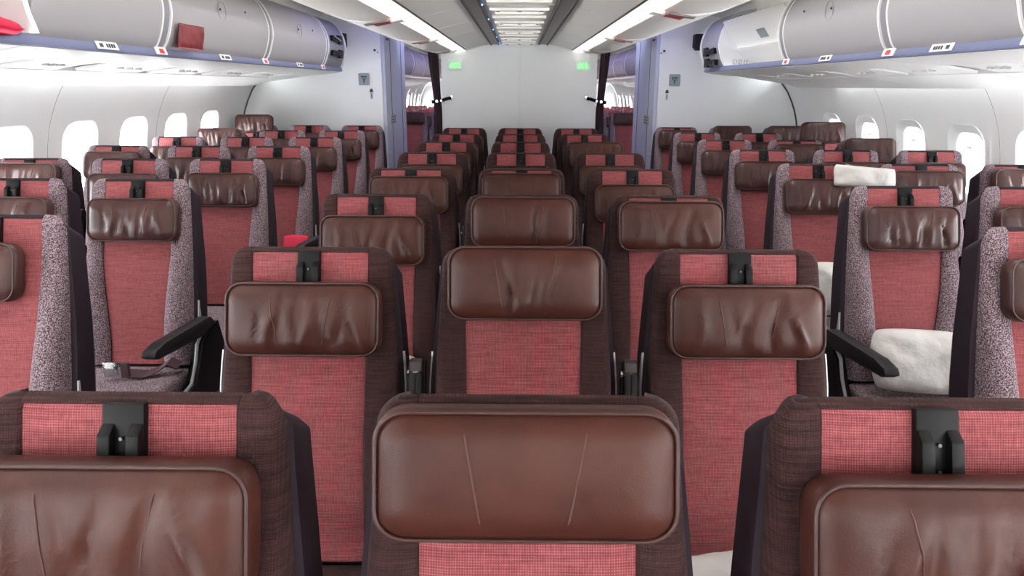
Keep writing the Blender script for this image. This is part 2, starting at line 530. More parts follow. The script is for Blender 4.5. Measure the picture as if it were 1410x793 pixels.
for s, nm in ((-1, 'wall_left_monument'), (1, 'wall_right_monument')):
    xin = 1.345 if s < 0 else 1.365
    b = MB(); b.tube([(s * (wxs(z) - 0.004), YM - 0.003, z) for z in [0.1 + 0.1 * k for k in range(16)]], 0.008, 6)
    tag(link('trim_3' if s < 0 else 'trim_4', b.mesh('corner_joint', True), M['darkrail']), kind='structure')
    b = MB(); b.prism(mono_poly(s, xin + 0.035), 'y', YM, 8.28)
    mo = link(nm, b.mesh(nm), M['wallw']); tag(mo, kind='structure')
    b = MB(); b.box((s * (xin + 0.017), YM + 0.62, 1.13), (0.034, 1.22, 2.26), 0.006)
    co = link('trim_1' if s < 0 else 'trim_2', b.mesh('door_column'), M['column']); tag(co, 'blue-grey door column lining the aisle doorway', kind='structure')
    for (y, wdt) in ((YM + 0.30, 0.006), (YM + 0.95, 0.006)):
        b = MB(); b.box((s * (xin - 0.001), y, 1.13), (0.006, wdt, 2.0))
        link('joint_line', b.mesh('joint_line'), M['darkrail'], co)
    b = MB(); b.box((s * (xin - 0.003), YM + 0.16, 2.0), (0.008, 0.12, 0.02), 0.002)
    link('vent_slot', b.mesh('vent_slot'), M['ink'], co)
    b = MB(); b.cyl((s * (xin - 0.004), YM + 0.12, 0.86), 0.014, 0.014, 'x')
    link('door_knob', b.mesh('door_knob', True), M['silver'], co)

# ------------------------------------------------------------------ side overhead bins
E = EYE
FACE = spline([(1.725, E + .165), (1.70, E + .20), (1.675, E + .27), (1.662, E + .34), (1.668, E + .41), (1.692, E + .48), (1.74, E + .55), (1.82, E + .60), (1.95, E + .63)], 4)
LIP = [(1.728, E + .132), (1.715, E + .135), (1.712, E + .145), (1.722, E + .172)]
UNDER = spline([(1.728, E + .130), (1.80, E + .118), (1.95, E + .10)], 4)
UNDER2 = [(1.965, E + .100), (2.02, E + .098), (2.16, E + .078), (2.20, E + .070)]
UNDER3 = spline([(2.215, E + .066), (2.38, E + .045), (2.50, E + .022), (2.585, E - .004)], 4)


def bin_common(root, s, ya, yb, placards=True, red=True):
    ln = yb - ya
    link('lip', sweep(mirror(LIP, s), 0.0, ln, 0.012, 'lip', flip=-s), M['lip'], root)
    link('under_panel', sweep(mirror(UNDER, s), 0.004, ln - 0.004, 0.015, 'under_panel', flip=s), M['white'], root)
    # service panels: a shallow trough with two shallow lids
    link('trough', sweep(mirror([(1.945, E + .102), (1.962, E + .125), (2.20, E + .095), (2.215, E + .066)], s), 0.0, ln, 0.01, 'trough', flip=s), M['white'], root)
    n = 2
    for k in range(n):
        a_ = 0.05 + (ln - 0.05) * k / n; b_ = a_ + (ln - 0.05) / n - 0.10
        link('service_panel', sweep(mirror(UNDER2, s), a_, b_, 0.012, 'service_panel', flip=s), M['white'], root)
        for q in (0.35, 0.5, 0.65):
            b = MB(); b.cyl((s * 2.085, a_ + (b_ - a_) * q, E + .086), 0.016, 0.012, 'z', 12)
            link('reading_light', b.mesh('reading_light', True), M['silver'], root)
    link('outer_panel', sweep(mirror(UNDER3, s), 0.004, ln - 0.004, 0.015, 'outer_panel', flip=s), M['white'], root)
    link('wash_lamp', sweep(mirror([(2.600, E + .034), (2.635, E + .030)], s), 0.0, ln, 0.008, 'wash_lamp', flip=s), M['washlamp'], root)
    if placards:
        yc = ln * 0.5
        b = MB(); b.prism([(1.7085, E + .143), (1.7205, E + .173), (1.7175, E + .174), (1.7055, E + .1445)], 'y', yc - 0.075, yc + 0.075)
        if s < 0: bmesh.ops.scale(b.bm, vec=(-1, 1, 1), verts=b.bm.verts)
        pl = link('placard', b.mesh('placard'), M['edge'], root)
        b = MB()
        for q, wd in ((-0.045, 0.022), (-0.005, 0.009), (0.012, 0.009), (0.029, 0.009), (0.046, 0.009)):
            b.prism([(1.7070, E + .151), (1.7120, E + .166), (1.7105, E + .1665), (1.7052, E + .1515)], 'y', yc + q - wd / 2, yc + q + wd / 2)
        if s < 0: bmesh.ops.scale(b.bm, vec=(-1, 1, 1), verts=b.bm.verts)
        link('placard_mark', b.mesh('placard_mark'), M['ink'], pl)
    if red:
        b = MB(); b.prism([(1.7085, E + .141), (1.7215, E + .176), (1.716, E + .177), (1.704, E + .143)], 'y', ln - 0.10, ln + 0.0)
        if s < 0: bmesh.ops.scale(b.bm, vec=(-1, 1, 1), verts=b.bm.verts)
        lt = link('latch', b.mesh('latch'), M['edge'], root)
        b = MB(); b.prism([(1.7065, E + .148), (1.7145, E + .168), (1.711, E + .169), (1.702, E + .149)], 'y', ln - 0.068, ln - 0.03)
        if s < 0: bmesh.ops.scale(b.bm, vec=(-1, 1, 1), verts=b.bm.verts)
        link('latch_flag', b.mesh('latch_flag'), M['signred'], lt)


def bin_door(root, s, ya, yb, y0=0.0, strip_w=0.085):
    ln = yb - ya
    link('door', sweep(mirror(FACE, s), y0 + 0.006, ln - strip_w, 0.02, 'door', flip=-s), M['bin'], root)
    link('gap_strip', sweep(mirror([(x + 0.006, z) for x, z in FACE], s), ln - strip_w, ln, 0.015, 'gap_strip', flip=-s), M['bin_strip'], root)
    for y in (ln - strip_w, ln - 0.006):
        link('edge_trim', sweep(mirror([(x - 0.003, z) for x, z in FACE], s), y - 0.006, y + 0.006, 0.012, 'edge_trim', flip=-s), M['edge'], root)
    # round latch recess and two screw heads on the door
    yc = ln * 0.42
    b = MB(); x0 = 1.664
    ring = [(s * (x0 - 0.0015), yc + 0.05 * math.cos(a_), E + .40 + 0.05 * math.sin(a_)) for a_ in [2 * PI * k / 28 for k in range(28)]]
    b.tube(ring, 0.0022, 6, True); link('latch_ring', b.mesh('latch_ring', True), M['bin'], root)
    for dy, dz in ((-0.02, 0.01), (0.34, 0.03)):
        b = MB(); b.cyl((s * (x0 - 0.001), yc + dy, E + .40 + dz), 0.006, 0.006, 'x', 10)
        link('screw', b.mesh('screw', True), M['ink'], root)


ORD = ['first', 'second', 'third', 'fourth', 'fifth', 'sixth', 'seventh', 'eighth']
BIN_GRP = 'overhead bins along the sidewalls'


def closed_bin(s, ya, yb, label, **kw):
    root = empty('overhead_bin', (0, ya, 0), label, 'overhead bin', BIN_GRP)
    bin_common(root, s, ya, yb, **kw); bin_door(root, s, ya, yb)
    return root


def Yd(d, z=0.14): return (d / 1.0086 + z * 0.242) / 0.970   # ground distance from the apparent distance


LB = [Yd(2.36), Yd(3.31), Yd(4.66), Yd(6.02)]
RB = [Yd(2.35), Yd(3.24), Yd(4.46), Yd(5.78)]
closed_bin(-1, LB[0], LB[1], 'short grey overhead bin on the left beside the red-filled open one')
closed_bin(-1, LB[1], LB[2], 'grey overhead bin on the left with a dark red pouch at its door')
closed_bin(-1, LB[2], LB[3], 'last grey overhead bin on the left before the fittings panel')
closed_bin(1, RB[0], RB[1], 'nearest grey overhead bin at the right edge of the photo')
closed_bin(1, RB[1], RB[2], 'grey overhead bin on the right next to the open one')
closed_bin(1, RB[0] - 1.3, RB[0] - 0.0, 'overhead bin on the right at the very edge of the photo, past a white-edged gap')

# open bin nearest on the left: cavity with a red blanket inside
yo = LB[0] - 1.3
LN0 = 1.3
root = empty('open_overhead_bin', (0, yo, 0), 'open overhead bin at the left edge with a red blanket inside', 'overhead bin', BIN_GRP)
bin_common(root, -1, yo, LB[0], red=False)
ENDP = [(-1.655, E + .172), (-1.662, E + .20), (-1.674, E + .24), (-1.682, E + .30), (-1.684, E + .42), (-1.70, E + .53), (-2.15, E + .50), (-2.38, E + .36), (-2.38, E + .172)]
b = MB(); b.prism(ENDP, 'y', 1.27, 1.296); link('end_panel', b.mesh('end_panel'), M['edge'], root)
b = MB(); b.prism(ENDP, 'y', 0.0, 0.026); link('end_panel', b.mesh('end_panel'), M['edge'], root)
b = MB(); b.box((-2.38, 0.65, E + .265), (0.02, 1.24, 0.19)); b.box((-2.05, 0.65, E + .153), (0.65, 1.24, 0.014)); b.prism([(-1.72, E + .53), (-2.15, E + .50), (-2.38, E + .36), (-2.38, E + .372), (-2.15, E + .512), (-1.72, E + .542)], 'y', 0.03, 1.27)
link('bin_liner', b.mesh('bin_liner'), M['white'], root)

# open bin at the rear on the right
ya, yb = RB[2], RB[3]
ln = yb - ya
root = empty('open_overhead_bin', (0, ya, 0), 'open overhead bin at the rear right showing its pale inside', 'overhead bin', BIN_GRP)
bin_common(root, 1, ya, yb, placards=False, red=False)
b = MB()
cres = [(x, z) for x, z in FACE if z < E + .50] + [(1.72, E + .50), (1.80, E + .36), (1.90, E + .25), (2.03, E + .165)]
b.prism(cres, 'y', ln - 0.02, ln); link('end_panel', b.mesh('end_panel'), M['edge'], root)
link('back_liner', sweep([(1.68, E + .52), (1.74, E + .42), (1.80, E + .34), (1.815, E + .315)], 0.0, ln - 0.02, 0.012, 'back_liner'), M['white'], root)
link('ledge', sweep([(1.815, E + .315), (1.79, E + .308), (1.80, E + .296), (1.88, E + .24), (2.03, E + .165)], 0.0, ln - 0.02, 0.012, 'ledge'), M['white'], root)
link('sticker', sweep([(1.742, E + .412), (1.786, E + .355)], ln * 0.38, ln * 0.50, 0.003, 'sticker', flip=-1), M['placard'], root)
b = MB()
for k in range(2):
    pts = [(1.80 + 0.05 * k + 0.012 * math.cos(a_), ln - 0.021, E + .205 + 0.018 * math.sin(a_)) for a_ in [R(60 + 240 * q / 10) for q in range(11)]]
    b.tube(pts, 0.0025, 6)
for k in range(5): b.tube([(1.815 + 0.022 * k, ln - 0.021, E + .19), (1.82 + 0.022 * k, ln - 0.021, E + .222)], 0.0025, 6)
link('printed_mark', b.mesh('printed_mark', True), M['placard'], root)

# fittings panels at the rear ends of both bin rows
for s, y0 in ((-1, LB[3]), (1, RB[3])):
    y1 = Yd(6.62) if s < 0 else Yd(6.36)
    ln = y1 - y0
    root = empty('bin_end_panel', (0, y0, 0), 'grey end panel with black fittings behind the last %s bin' % ('left' if s < 0 else 'right'), 'panel', 'bin row end panels')
    link('cover', sweep(mirror([(x + 0.004, z) for x, z in FACE], s), 0.0, ln - 0.05, 0.02, 'cover', flip=-s), M['bin_strip'], root)
    link('edge_trim', sweep(mirror([(x + 0.03, z) for x, z in FACE], s), ln - 0.05, ln, 0.02, 'edge_trim', flip=-s), M['edge'], root)
    link('lip', sweep(mirror(LIP, s), 0.0, ln, 0.012, 'lip', flip=-s), M['lip'], root)
    link('under_panel', sweep(mirror(UNDER + UNDER2[1:] + UNDER3, s), 0.0, ln, 0.015, 'under_panel', flip=s), M['white'], root)
    for zz in ((0.41, 0.285) if s < 0 else (0.30, 0.205)):
        b = MB(); xx = 1.664 + (0.012 if zz < 0.27 else 0.0)
        b.box((s * xx, ln * 0.34, E + zz), (0.03, ln * 0.42, 0.046), 0.004)
        b.box((s * xx, ln * 0.62, E + zz), (0.03, ln * 0.18, 0.075), 0.004)
        b.tube([(s * (xx - .012), ln * 0.18, E + zz + 0.02), (s * (xx - .012), ln * 0.5, E + zz - 0.012)], 0.007, 6)
        link('fitting', b.mesh('fitting'), M['black'], root)
    if s < 0:
        b = MB(); b.tube([(s * 1.640, ln * 0.2, E + 0.425), (s * 1.640, ln * 0.55, E + 0.40)], 0.005, 6)
        link('pin', b.mesh('pin', True), M['chrome'], root)
    # closed end cap of the row
    b = MB(); b.prism(mirror(FACE + [(2.1, E + .54), (2.35, E + .38), (2.48, E + .2), (2.58, E + .04), (1.9, E + .12)], s), 'y', ln - 0.012, ln)
    link('end_cap', b.mesh('end_cap'), M['white'], root)

# plain bins of the next cabin, one per doorway side and bay
for s in (-1, 1):
    for k in range(6):
        y0 = 8.6 + 1.33 * k; y1 = y0 + 1.31
        root = empty('overhead_bin', (0, y0, 0), 'overhead bin seen through the %s doorway, %s along the next cabin' % ('left' if s < 0 else 'right', ORD[k]), 'overhead bin', 'overhead bins of the next cabin')
        ln = y1 - y0
        link('door', sweep(mirror(FACE, s), 0.0, ln - 0.09, 0.02, 'door', flip=-s), M['bin'], root)
        link('gap_strip', sweep(mirror([(x + .006, z) for x, z in FACE], s), ln - 0.09, ln + 0.02, 0.015, 'gap_strip', flip=-s), M['edge'], root)
        link('under_panel', sweep(mirror(UNDER + UNDER2[1:] + UNDER3, s), 0.0, ln + 0.02, 0.015, 'under_panel', flip=s), M['white'], root)

# ------------------------------------------------------------------ centre overhead bins and service channel
Z = lambda v: E + v
CDOOR = spline([(0.652, Z(.336)), (0.72, Z(.324)), (0.80, Z(.322)), (0.89, Z(.331)), (0.97, Z(.353)), (1.03, Z(.392)), (1.06, Z(.46)), (1.05, Z(.56)), (1.0, Z(.66))], 5)
CLIP = [(0.545, Z(.352)), (0.552, Z(.345)), (0.635, Z(.333)), (0.648, Z(.337)), (0.65, Z(.352))]
CB = {-1: [-0.93, 0.63, 2.19, 3.75, 5.31, 6.87], 1: [-1.75, -0.05, 1.65, 3.35, 5.05, 6.75]}


def centre_bin(s, ya, yb, label, full=True):
    root = empty('centre_overhead_bin', (0, ya, 0), label, 'overhead bin', 'overhead bins above the centre seats')
    ln = yb - ya
    sw = 0.075 if full else 0.0
    link('door', sweep(mirror(CDOOR, s), 0.008, ln - sw - 0.004, 0.018, 'door', flip=s), M['ceil'], root)
    if full:
        link('gap_strip', sweep(mirror([(x, z + 0.008) for x, z in CDOOR], s), ln - sw - 0.012, ln - 0.001, 0.012, 'gap_strip', flip=s), M['ceil'], root)
        link('edge_trim', sweep(mirror([(x, z - 0.002) for x, z in CDOOR], s), ln - sw - 0.010, ln - sw + 0.004, 0.01, 'edge_trim', flip=s), M['edge'], root)
        link('edge_trim', sweep(mirror([(x, z - 0.002) for x, z in CDOOR], s), ln - 0.015, ln - 0.001, 0.01, 'edge_trim', flip=s), M['edge'], root)
    link('lip_lamp', sweep(mirror(CLIP, s), 0.0, ln, 0.012, 'lip_lamp', flip=s), M['lamp'], root)
    if full:
        # latch: white bracket over the lip, red flag and dark handle hanging on the door
        yl = ln - 0.052
        b = MB(); b.prism(mirror([(0.60, Z(.328)), (0.645, Z(.318)), (0.66, Z(.314)), (0.66, Z(.338)), (0.60, Z(.344))], s), 'y', yl - 0.05, yl + 0.05, 0.003)
        la = link('latch', b.mesh('latch', True), M['edge'], root)
        b = MB(); b.prism(mirror([(0.662, Z(.316)), (0.74, Z(.300)), (0.745, Z(.304)), (0.664, Z(.326))], s), 'y', yl - 0.080, yl + 0.015)
        link('latch_flag', b.mesh('latch_flag'), M['signred'], la)
        b = MB(); b.prism(mirror([(0.655, Z(.312)), (0.775, Z(.294)), (0.78, Z(.300)), (0.66, Z(.322))], s), 'y', yl - 0.13, yl - 0.082, 0.002)
        link('latch_handle', b.mesh('latch_handle'), M['rail'], la)
    return root


for s, nm in ((-1, 'left'), (1, 'right')):
    for k in range(1, 5):
        ya, yb = CB[s][k], CB[s][k + 1]
        where = ['behind the camera', 'just above the camera', 'nearest in view', 'second in view', 'third in view, last full one'][k]
        centre_bin(s, ya, yb, 'cream centre overhead bin on the %s side, %s' % (nm, where))
    centre_bin(s, CB[s][5], YW - 0.002, 'short centre overhead bin on the %s side against the partition' % nm, False)

ch = empty('ceiling_channel', (0, 0, 0), 'service channel between the centre bins with grey rails', kind='structure')
# white sloping panels either side, in bays
for s in (-1, 1):
    y = -1.7; k = 0
    while y < YW - 0.05:
        y2 = min(y + 0.80, YW)
        link('channel_panel', sweep(mirror([(0.545, Z(.352)), (0.54, Z(.361)), (0.42, Z(.392)), (0.292, Z(.418))], s), y + 0.004, y2 - 0.004, 0.012, 'channel_panel', flip=-s), M['ceil'], ch)
        b = MB(); b.prism(mirror([(0.548, Z(.358)), (0.29, Z(.424)), (0.29, Z(.432)), (0.548, Z(.366))], s), 'y', y2 - 0.010, y2 + 0.010)
        link('panel_joint', b.mesh('panel_joint'), M['edge'], ch)
        y = y2
    b = MB(); b.prism(mirror([(0.536, Z(.358)), (0.55, Z(.352)), (0.553, Z(.364)), (0.54, Z(.370))], s), 'y', -1.7, YW); link('dark_joint', b.mesh('dark_joint'), M['darkrail'], ch)
    # grey rail
    b = MB()
    b.prism(mirror([(0.20, Z(.418)), (0.287, Z(.412)), (0.29, Z(.43)), (0.20, Z(.436))], s), 'y', -1.7, YW)
    link('rail', b.mesh('rail'), M['rail'], ch)
    b = MB(); b.prism(mirror([(0.198, Z(.408)), (0.210, Z(.408)), (0.210, Z(.43)), (0.198, Z(.43))], s), 'y', -1.7, YW)
    b.prism(mirror([(0.278, Z(.404)), (0.29, Z(.404)), (0.29, Z(.43)), (0.278, Z(.43))], s), 'y', -1.7, YW)
    link('rail_flange', b.mesh('rail_flange'), M['darkrail'], ch)
# centre service units, one per bay
y = -1.7
while y < YW - 0.06:
    y2 = min(y + 0.787, YW - 0.002)
    b = MB(); b.prism([(-0.196, Z(.424)), (-0.15, Z(.416)), (0.15, Z(.416)), (0.196, Z(.424)), (0.196, Z(.44)), (-0.196, Z(.44))], 'y', y + 0.004, y2 - 0.004)
    su = link('service_unit', b.mesh('service_unit'), M['ceil'], ch)
    ln = y2 - y
    b = MB()
    for q in (0.18, 0.72): b.box((0, y + ln * q, Z(.412)), (0.33, 0.05, 0.02), 0.008)
    link('service_bar', b.mesh('service_bar', True), M['ceil'], su)
    b = MB(); b.box((0, y + ln * 0.46, Z(.413)), (0.28, 0.05, 0.008), 0.003)
    link('light_panel', b.mesh('light_panel'), M['softlamp'], su)
    for q in (-0.12, 0.0, 0.12):
        b = MB(); b.cyl((q, y + ln * 0.18, Z(.403)), 0.012, 0.012, 'z', 12); link('reading_light', b.mesh('reading_light', True), M['rail'], su)
    b = MB(); b.box((-0.192, y + ln * 0.85, Z(.406)), (0.008, 0.022, 0.008), 0.002); link('indicator', b.mesh('indicator'), M['led'], su)
    y = y2
# ------------------------------------------------------------------ seats
ALPHA = R(14)
SA, CA = math.sin(ALPHA), math.cos(ALPHA)
TOPZ = 1.17


def P(u, w_, n): return (u, -w_ * SA - n * CA, TOPZ - w_ * CA + n * SA)


def hw(w_, kind):
    h = 0.197 + 0.014 * smooth01(0.0, 0.35, w_) + (0.006 * smooth01(0.25, 0.6, w_) if kind == 'side' else 0)
    r = 0.042
    if w_ < r: h += -r + math.sqrt(max(0, r * r - (r - w_) ** 2))
    return h


def ph(w_, kind):
    return 0.139 - (0.030 * smooth01(0.28, 0.68, w_) if kind == 'side' else 0.006 * smooth01(0.1, 0.5, w_))


def base_n(w_): return 0.016 * math.sin(min(1, max(0, (w_ - 0.15) / 0.55)) * PI) - 0.016 * max(0, 1 - w_ / 0.022) ** 2


WS = [0.0, 0.003, 0.008, 0.014, 0.022, 0.032, 0.045, 0.07, 0.11, 0.16, 0.22, 0.28, 0.34, 0.40, 0.46, 0.52, 0.58, 0.64, 0.70, 0.76]


def panel_mesh(kind):
    V, F = [], []; nu = 9
    rows = [(0.009, -0.02)] + [(x, 0) for x in WS[3:]]
    for (w_, dn) in rows:
        for k in range(nu):
            u = ph(w_, kind) * (2 * k / (nu - 1) - 1)
            edge = 0.004 * (abs(2 * k / (nu - 1) - 1) ** 8)
            V.append(P(u, w_, base_n(w_) + dn - edge + 0.002))
    for i in range(len(rows) - 1):
        for k in range(nu - 1):
            a_ = i * nu + k; F.append((a_, a_ + 1, a_ + nu + 1, a_ + nu))
    return sharp(pymesh('back_panel', V, F), 50)


def trim_mesh(kind):
    """narrow band along the top edge of the panel"""
    V, F = [], []; nu = 9
    rows = [(0.034, -0.055), (0.0, -0.016), (0.002, -0.011), (0.005, -0.006), (0.009, -0.0025), (0.0125, -0.001), (0.0125, -0.02)]
    for (w_, n_) in rows:
        for k in range(nu):
            V.append(P(0.141 * (2 * k / (nu - 1) - 1), w_, n_))
    for i in range(len(rows) - 1):
        for k in range(nu - 1):
            a_ = i * nu + k; F.append((a_, a_ + 1, a_ + nu + 1, a_ + nu))
    return sharp(pymesh('top_band', V, F), 60)


def bolster_mesh(kind, s):
    V, F = [], []
    cols = [0, 0.04, 0.12, 0.25, 0.4, 0.55, 0.7, 0.82, 0.91, 0.97, 1.0]
    amp = 0.034 if kind == 'side' else 0.012
    rows = [None] + WS
    for w_ in rows:
        top = w_ is None
        if top: w_ = 0.0
        p_, h_ = ph(w_, kind), hw(w_, kind)
        hgt = 0.004 + amp * smooth01(0.12, 0.5, w_)
        for q in cols:
            u = p_ + (h_ - p_) * q
            n_ = base_n(w_) + hgt * math.sin(PI * min(1, q * 0.95 + 0.03)) ** 0.7 - 0.018 * max(0, (q - 0.75) / 0.25) ** 2.4
            if q == 0: n_ -= 0.004
            if top: n_ = -0.055
            V.append(P(s * u, w_ + (0.034 if top else 0), n_))
        for n_ in (-0.024, -0.034): V.append(P(s * (h_ + 0.001), w_ + (0.034 if top else (0.012 if n_ > -0.03 else 0.02) * (1 - smooth01(0.0, 0.08, w_))), n_ if not top else -0.055))
    nc = len(cols) + 2
    for i in range(len(rows) - 1):
        for k in range(nc - 1):
            a_ = i * nc + k; F.append((a_, a_ + 1, a_ + nc + 1, a_ + nc))
    return sharp(pymesh('side_bolster', V, F), 60)


def shell_mesh(kind):
    V, F = [], []
    ws = [0.001, 0.004, 0.012, 0.022, 0.034, 0.05, 0.10, 0.2, 0.32, 0.44, 0.56, 0.68, 0.80]
    secs = []
    for w_ in ws:
        h_ = hw(w_ + 0.004, kind) + 0.006 + 0.010 * smooth01(0.05, 0.4, w_)
        dep = 0.078 + 0.02 * smooth01(0.1, 0.6, w_)
        lag = 0.030 * (1 - smooth01(0.0, 0.10, w_))          # the crown of the shell falls away to the rear
        ring = [(h_ - 0.012, -0.024, -0.4), (h_, -0.028, -0.3), (h_ + 0.002, -0.048 - dep * 0.6, 0.6), (h_ - 0.012, -0.048 - dep * 0.9, 0.9), (h_ - 0.05, -0.048 - dep, 1)]
        ring = ring + [(-u, n_, q) for u, n_, q in ring[::-1]]
        secs.append([P(u, w_ + 0.030 * (1 - smooth01(0.0, 0.09, w_)) + lag * q, n_) for u, n_, q in ring])
    m_ = len(secs[0])
    for s_ in secs: V += s_
    for i in range(len(secs) - 1):
        for k in range(m_):
            a_ = i * m_ + k; b_ = i * m_ + (k + 1) % m_
            F.append((a_, b_, b_ + m_, a_ + m_))
    for base in (0, (len(secs) - 1) * m_):
        for k in range(m_ // 2 - 1): F.append((base + k, base + k + 1, base + m_ - 2 - k, base + m_ - 1 - k))
    return sharp(pymesh('back_shell', V, F), 55)


def side_trim_mesh(kind, s):
    """pale strip along the flank of the shell"""
    w0 = 0.255 if kind == 'centre' else 0.50
    V, F = [], []; ws = [w0, w0 + 0.03, w0 + 0.08, 0.6, 0.70, 0.79]
    for i, w_ in enumerate(ws):
        h_ = hw(w_, kind) + 0.006 + 0.010 * smooth01(0.05, 0.4, w_)
        wd = 0.004 + 0.026 * smooth01(w0, w0 + 0.12, w_)
        for u, n_ in ((h_ - 0.001, -0.027), (h_ + 0.003, -0.029), (h_ + 0.004, -0.029 - wd), (h_ - 0.001, -0.03 - wd)):
            V.append(P(s * u, w_, n_))
    for i in range(len(ws) - 1):
        for k in range(4):
            a_ = i * 4 + k; b_ = i * 4 + (k + 1) % 4; F.append((a_, b_, b_ + 4, a_ + 4))
    F += [(0, 1, 2, 3), tuple(range(len(V) - 4, len(V)))]
    return sharp(pymesh('side_trim', V, F), 50)


# ---- headrests: several bodies with different creases, drawn in a frame with x across, z up the back, -y to the sitter
HHW, HHH = 0.180, 0.087


def creases(kind):
    rnd = random.Random(kind)
    if kind == 0: return [(-0.070, 0.10, 0.004, -0.0022), (0.062, -0.16, 0.004, -0.0022)], 0.0
    if kind == 5: return [(-0.070, 0.10, 0.004, -0.0022), (0.040, 0.16, 0.007, -0.016), (0.058, 0.20, 0.008, 0.007), (0.078, -0.15, 0.007, -0.008), (0.020, 0.1, 0.010, 0.005)], 0.0015
    if kind == 6: return [(-0.045, -0.20, 0.008, -0.011), (-0.028, -0.15, 0.007, 0.008), (-0.036, -0.04, 0.0045, -0.010), (0.004, -0.05, 0.009, 0.007), (0.020, 0.06, 0.008, -0.008), (0.054, 0.22, 0.007, 0.007), (0.068, 0.24, 0.007, -0.006)], 0.0015
    n = {1: 5, 2: 7, 3: 9, 4: 12}[kind]
    fs = []
    for k in range(n):
        u0 = -0.10 + 0.22 * (k + rnd.uniform(-0.25, 0.25)) / max(1, n - 1)
        fs.append((u0, rnd.uniform(-0.25, 0.25), rnd.uniform(0.005, 0.011), rnd.choice((-1, 1, -1)) * rnd.uniform(0.005, 0.0115)))
    return fs, 0.0015


def headrest_mesh(kind):
    fs, wob = creases(kind)

    def D(u, v):
        d = 0
        for (u0, sl, wd, am) in fs:
            c_ = u0 + sl * v + 0.006 * math.sin(v * 40 + u0 * 90)
            env = 0.35 + 0.65 * smooth01(0.09, -0.05, v) if kind else 1.0
            d += am * math.exp(-((u - c_) / wd) ** 2) * env
        if wob: d += wob * noise.noise(Vector((u * 30, v * 22, kind * 3.1)))
        return d
    V, F = [], []; nseg = 10

    def outline(h_, v_, r):
        pts = []
        # rounded rectangle with subdivided straight sides
        cs = ((h_ - r, v_ - r, 0), (-h_ + r, v_ - r, 90), (-h_ + r, -v_ + r, 180), (h_ - r, -v_ + r, 270))
        for ci, (cx, cy, a0) in enumerate(cs):
            for k in range(7):
                a_ = R(a0 + 90 * k / 6); pts.append((cx + r * math.cos(a_), cy + r * math.sin(a_)))
            nx, ny, na = cs[(ci + 1) % 4]
            pe = pts[-1]; q0 = (nx + r * math.cos(R(na)), ny + r * math.sin(R(na)))
            nn = 22 if ci in (0, 2) else 7
            for k in range(1, nn): pts.append((pe[0] + (q0[0] - pe[0]) * k / nn, pe[1] + (q0[1] - pe[1]) * k / nn))
        return pts
    rings = [(0.020, -0.0), (0.004, 0.006), (0.0, 0.018), (0.0, 0.036), (0.003, 0.047), (0.006, 0.051), (0.010, 0.0545), (0.018, 0.060), (0.028, 0.064), (0.040, 0.0665)]
    n = None
    for (ins, n_) in rings:
        pts = outline(HHW - ins, HHH - ins, max(0.008, 0.040 - ins * 0.7)); n = len(pts)
        for (u, v) in pts:
            k = smooth01(0.008, 0.03, ins)
            V.append((u, -(n_ + D(u, v) * k), v))
    h0, v0 = HHW - 0.040, HHH - 0.040
    inner = [0.80, 0.6, 0.4, 0.2]
    base_pts = outline(h0, v0, 0.012)
    for q in inner:
        for (u, v) in base_pts:
            uu = u * (1 - (1 - q) * 0.335) if False else u * (q if abs(u) < 1e-9 else 1) if False else u
            # shrink towards the long axis
            vv = v * q; uu = u * (1 - (1 - q) * (v0 * 0.8 / h0))
            V.append((uu, -(0.0665 + 0.003 * (1 - q) + D(uu, vv)), vv))
    nr = len(rings) + len(inner)
    for i in range(nr - 1):
        for k in range(n):
            a_ = i * n + k; b_ = i * n + (k + 1) % n; F.append((a_, b_, b_ + n, a_ + n))
    # close the front: bridge the last flattened ring across its axis, and the back
    last = (nr - 1) * n
    F.append(tuple(range(last, last + n)))
    F.append(tuple(range(n))[::-1])
    me = pymesh('headrest', V, F)
    bm = bmesh.new(); bm.from_mesh(me)
    big = [f for f in bm.faces if len(f.verts) > 8]
    bmesh.ops.triangulate(bm, faces=big)
    bm.to_mesh(me); bm.free()
    for p in me.polygons: p.use_smooth = True
    pip = MB(); pip.tube([(u, -0.053, v) for u, v in outline(HHW - 0.0035, HHH - 0.0035, 0.0375)], 0.0030, 6, True)
    pm = pip.mesh('piping', True, 80)
    sms = []
    for s, (ut, ub) in ((-1, (0.073, 0.050)), (1, (0.072, 0.046))):
        pts = []
        for k in range(13):
            v = HHH - 0.016 - (2 * HHH - 0.03) * k / 12; u = s * (ut + (ub - ut) * k / 12)
            ins = min(HHH - abs(v), HHW - abs(u))
            nn = 0.0545 + (0.0665 - 0.0545) * smooth01(0.010, 0.042, ins) + (0.002 * smooth01(0.05, 0.08, ins))
            pts.append((u, -(nn + D(u, v) + 0.0012), v))
        sm = MB(); sm.tube(pts, 0.0012, 5); sms.append(sm.mesh('seam', True, 80))
    return me, pm, sms


HEADS = [headrest_mesh(k) for k in range(7)]


def bracket_meshes():
    b = MB()
    b.box((0, -0.004, -0.045), (0.054, 0.012, 0.115), 0.003)
    for s in (-1, 1):
        b.prism([(-0.009, -0.012), (-0.022, -0.026), (-0.024, -0.09), (-0.009, -0.10)], 'x', s * 0.010, s * 0.0265, 0.0025)
    s_ = MB(); s_.cyl((0, -0.012, 0), 0.0024, 0.006, 'y', 10)
    return b.mesh('headrest_bracket', True, 30), s_.mesh('screw', True)


BR, BRS = bracket_meshes()


def cushion_mesh(kind):
    b = MB()
    b.box((0, -0.41, 0.372), (0.43, 0.48, 0.105), 0.035, None, 4)
    return b.mesh('seat_cushion', True, 50)


